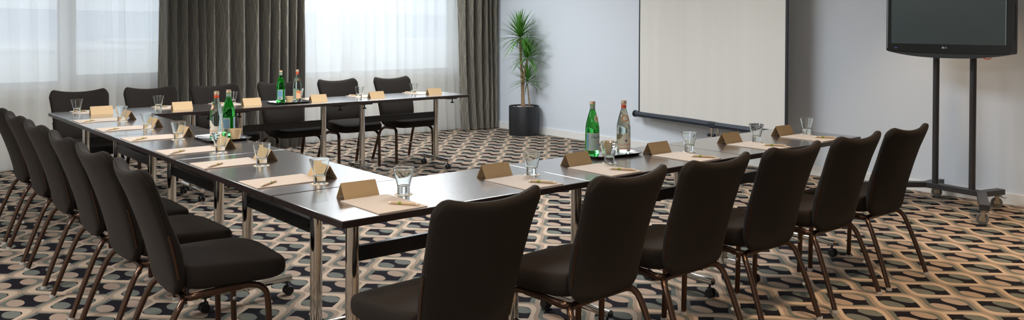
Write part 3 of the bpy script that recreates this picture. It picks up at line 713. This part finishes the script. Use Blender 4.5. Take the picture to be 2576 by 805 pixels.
# local: y across (+ left in the photo), -x faces the room
hw = .496
out = []
def rr_outline(hw, z0, z1, belly, r=.03):
    pts = []
    for k in range(25):
        q = -1 + 2 * k / 24; pts.append((q * (hw - .004), z0 - belly * (1 - abs(q) ** 2.6)))
    pts += [(hw, z0 + .02), (hw, z1 - .03), (hw - .03, z1), (-hw + .03, z1), (-hw, z1 - .03), (-hw, z0 + .02)]; return pts
MX = Matrix(((0, 0, 1, 0), (1, 0, 0, 0), (0, 1, 0, 0), (0, 0, 0, 1)))     # (a, b, c) -> x=c, y=a, z=b
bez = MB().prism(rr_outline(hw, TVZ0 - .015, TVZ1, .008), -.012, .045, MX).build('bezel', M_tvbez, tv, 30)
MB().prism(rr_outline(hw - .004, TVZ0 - .018, TVZ1 - .01, .045), .0, .09, MX).build('rear_shell', M_black, tv, 30)
MB().box(-.0165, -.0118, -hw + .046, hw - .046, TVZ0 + .047, TVZ1 - .045).build('screen', M_tvscr, tv, 0, label='dark grey glass panel')
MB().box(-.0165, -.0118, -hw + .040, -hw + .0455, TVZ0 + .047, TVZ1 - .045).build('screen_edge', M_tvsilver, tv, 0, label='bright bezel edge')
MB().box(-.0155, -.0118, hw - .016, hw - .006, TVZ0 + .005, TVZ1 - .02, .002).build('screen_edge', M_tvsilver, tv, label='bright bezel edge')
lg = MB(); LM = Matrix(((0, 0, 1, -.0126), (-1, 0, 0, .020), (0, 1, 0, TVZ0 + .020), (0, 0, 0, 1)))
v, f_ = disc2(.0078, .0078, 28); lg.add([LM @ Vector((x, y, 0)) for x, y in v], f_)
v, f_ = text_geo('LG', .017); lg.add([LM @ (Vector((p.x + .021, p.y, 0))) for p in v], f_); lg.build('logo', M_logo, bez, 0, label='small silver LG lettering with a disc')
fm = MB(); v, f_ = disc2(.0052, .0052, 24, hole=.72); LM2 = LM @ Matrix.Translation((0, 0, -.0003)); fm.add([LM2 @ Vector((x, y, 0)) for x, y in v], f_)
fm.add([LM2 @ Vector(p) for p in ((-.0012, -.0022, 0), (-.0002, -.0022, 0), (-.0002, .0024, 0), (-.0012, .0024, 0))], [(0, 1, 2, 3)]); fm.build('logo_line', M_tvbez, bez, 0)
vv = MB(); LM3 = Matrix(((0, 0, 1, -.0126), (-1, 0, 0, hw - .085), (0, 1, 0, TVZ0 + .012), (0, 0, 0, 1)))
for q_, (a_, b_) in enumerate(((-.004, .004), (-.003, .004), (-.004, .003), (-.002, .004))): vv.add([LM3 @ Vector(p) for p in ((-.011 + q_ * .006, a_, 0), (-.007 + q_ * .006, a_, 0), (-.007 + q_ * .006, b_, 0), (-.011 + q_ * .006, b_, 0))], [(0, 1, 2, 3)])
vv.build('violet_mark', M_violet, bez, 0)
MB().tube(catmull([(-.002, -.285, TVZ0 - .052), (-.002, -.315, TVZ0 - .060), (-.002, -.345, TVZ0 - .052)], 6), .004, 8).build('sensor_rim', M_redrim, bez, label='red rimmed sensor lens')  # thin arc in one even red
MB().box(.03, .08, -hw - .004, -hw + .03, TVZ0 + .08, TVZ0 + .36, .01).build('side_panel', M_black, tv)

SDM = (Matrix.Translation((5.36, .215, 0)) @ Matrix.Rotation(math.radians(-3), 4, 'Z')).inverted() @ Matrix.Translation((5.60, .250, 0)) @ Matrix.Rotation(math.radians(-9), 4, 'Z')
def on_stand(o): o.matrix_local = SDM; return o
ZS0, ZS1 = .108, .152
for s in (-1, 1):
    on_stand(MB().tube([(0, s * .158, ZS1 - .005), (0, s * .158, 1.75)], .025, 24).build('pole', M_stand, tv))
on_stand(MB().box(-.035, .035, -.27, .27, ZS0, ZS1, .003).build('base_bar', M_stand, tv))
for s in (-1, 1):
    for d, (ex, ey) in ((-1, (-.49, .545)), (1, (.235, .262))):
        a = Vector((-.0, s * .235)); b = Vector((ex, s * ey)); t_ = (b - a).normalized(); nn = Vector((-t_.y, t_.x)) * .034; aa = a - t_ * .02
        ol = [aa - nn, b - nn, b + nn, aa + nn]; m = MB()
        m.prism([(p.x, p.y) for p in ol], ZS0 + .0005 * (s + d + 2), ZS1 - .0004 * (s + d + 3)); arm = on_stand(m.build('base_arm', M_stand, tv, 0))
        c = b - t_ * .035; wr = .043; CR = Matrix.Translation((c.x, c.y, 0)) @ Matrix.Rotation(math.radians(-62 if d < 0 else -50), 4, 'Z') @ Matrix.Translation((-c.x, -c.y, 0))
        ca = MB(); Mr = Matrix.Rotation(PI / 2, 4, 'X')
        ca.lathe([(1e-5, -.010), (.026, -.010), (.030, -.013), (.041, -.012), (wr, -.007), (wr, .007), (.041, .012), (.030, .013), (.026, .010), (1e-5, .010)], 32, (c.x - .012, c.y, wr), Mr); ca.v = [tuple(CR @ Vector(q_)) for q_ in ca.v]; cw = ca.build('caster', M_wheel, arm)
        hb = MB().lathe([(1e-5, -.016), (.024, -.0145), (.024, .0145), (1e-5, .016)], 24, (c.x - .012, c.y, wr), Mr)
        for q in (-1, 1): hb.box(c.x - .024, c.x + .004, c.y + q * .016 - .0015, c.y + q * .016 + .0015, wr - .012, .094, .001, 1)
        hb.box(c.x - .026, c.x + .026, c.y - .02, c.y + .02, .092, .0995, .002, 1); hb.lathe([(.02, .099), (.02, ZS0 + .002)], 20, (c.x, c.y, 0)); hb.tube([(c.x + .02, c.y - s * .01, .088), (c.x + .05, c.y - s * .012, .080), (c.x + .062, c.y - s * .012, .084)], .004, 8); hb.v = [tuple(CR @ Vector(q_)) for q_ in hb.v]; hb.build('caster_fork', M_zinc, arm, label='zinc caster fork')
on_stand(MB().box(-.06, .02, -.20, .20, 1.50, 1.56, .004).box(-.14, -.05, -.19, -.15, 1.35, 1.75, .004).box(-.14, -.05, .15, .19, 1.35, 1.75, .004).build('mount_bracket', M_stand, tv))

# ------------------------------------------------------------------ light
wd = bpy.data.worlds.new('overcast_sky'); SC.world = wd; wd.use_nodes = True; wn = wd.node_tree; bg = wn.nodes['Background']
tc = wn.nodes.new('ShaderNodeTexCoord'); sx = wn.nodes.new('ShaderNodeSeparateXYZ'); rp = wn.nodes.new('ShaderNodeValToRGB')
wn.links.new(tc.outputs['Generated'], sx.inputs[0]); wn.links.new(sx.outputs[2], rp.inputs[0]); wn.links.new(rp.outputs[0], bg.inputs[0])
rp.color_ramp.elements[0].color = (.80, .89, 1.0, 1); rp.color_ramp.elements[0].position = 0.0; rp.color_ramp.elements[1].color = (.88, .94, 1.0, 1); rp.color_ramp.elements[1].position = .35
bg.inputs[1].default_value = 1.65
def area(name, loc, rot, sx_, sy_, power, col, portal=False, spread=PI, shape='RECTANGLE'):
    l = bpy.data.lights.new(name, 'AREA'); l.shape = shape; l.size = sx_; l.size_y = sy_; l.energy = power; l.color = col; l.spread = spread
    if portal: l.cycles.is_portal = True
    o = bpy.data.objects.new(name, l); COL.objects.link(o); o.location = loc; o.rotation_euler = rot; return o
for i, (x0, x1, z0) in enumerate(WIN): area('window_portal', ((x0 + x1) / 2, YB + .28, (z0 + ZH) / 2), (-PI / 2, 0, 0), x1 - x0, ZH - z0, 1, (1, 1, 1), True)
WARM = (1.0, .74, .48); NEUT = (.90, .95, 1.0)
for x, y, p in ((-2.3, 2.0, 95), (2.5, 2.0, 85), (1.0, 3.8, 32), (3.6, 5.5, 80), (-2.3, -2.2, 65), (1.6, -2.4, 5)):
    area('added_fill_light', (x, y, ZC - .02), (0, 0, 0), 1.2, 1.2, p, NEUT)  # soft fill lights added overhead to lift the interior, not real fixtures
def spot(x, y, p, ang=75, tx=0, ty=0, col=WARM):
    l = bpy.data.lights.new('downlight', 'SPOT'); l.energy = p; l.color = col; l.spot_size = math.radians(ang); l.spot_blend = .7; l.shadow_soft_size = .06
    o = bpy.data.objects.new('downlight', l); COL.objects.link(o); o.location = (x, y, ZC - .03); o.rotation_euler = (math.radians(ty), math.radians(tx), 0)
for x, y, p in ((.5, -1.15, 120), (1.8, -1.15, 120), (3.1, -1.15, 115), (4.9, -1.2, 170), (5.3, .4, 62), (-.6, .5, 42), (-.6, 2.2, 18)): spot(x, y, p)

vs = SC.view_settings; vs.view_transform = 'Standard'; vs.look = 'None'; vs.gamma = 1; vs.use_curve_mapping = False; vs.exposure = 0.35
SC.cycles.max_bounces = 14; SC.cycles.transmission_bounces = 12; SC.cycles.transparent_max_bounces = 24; SC.cycles.diffuse_bounces = 5; SC.cycles.sample_clamp_indirect = 6
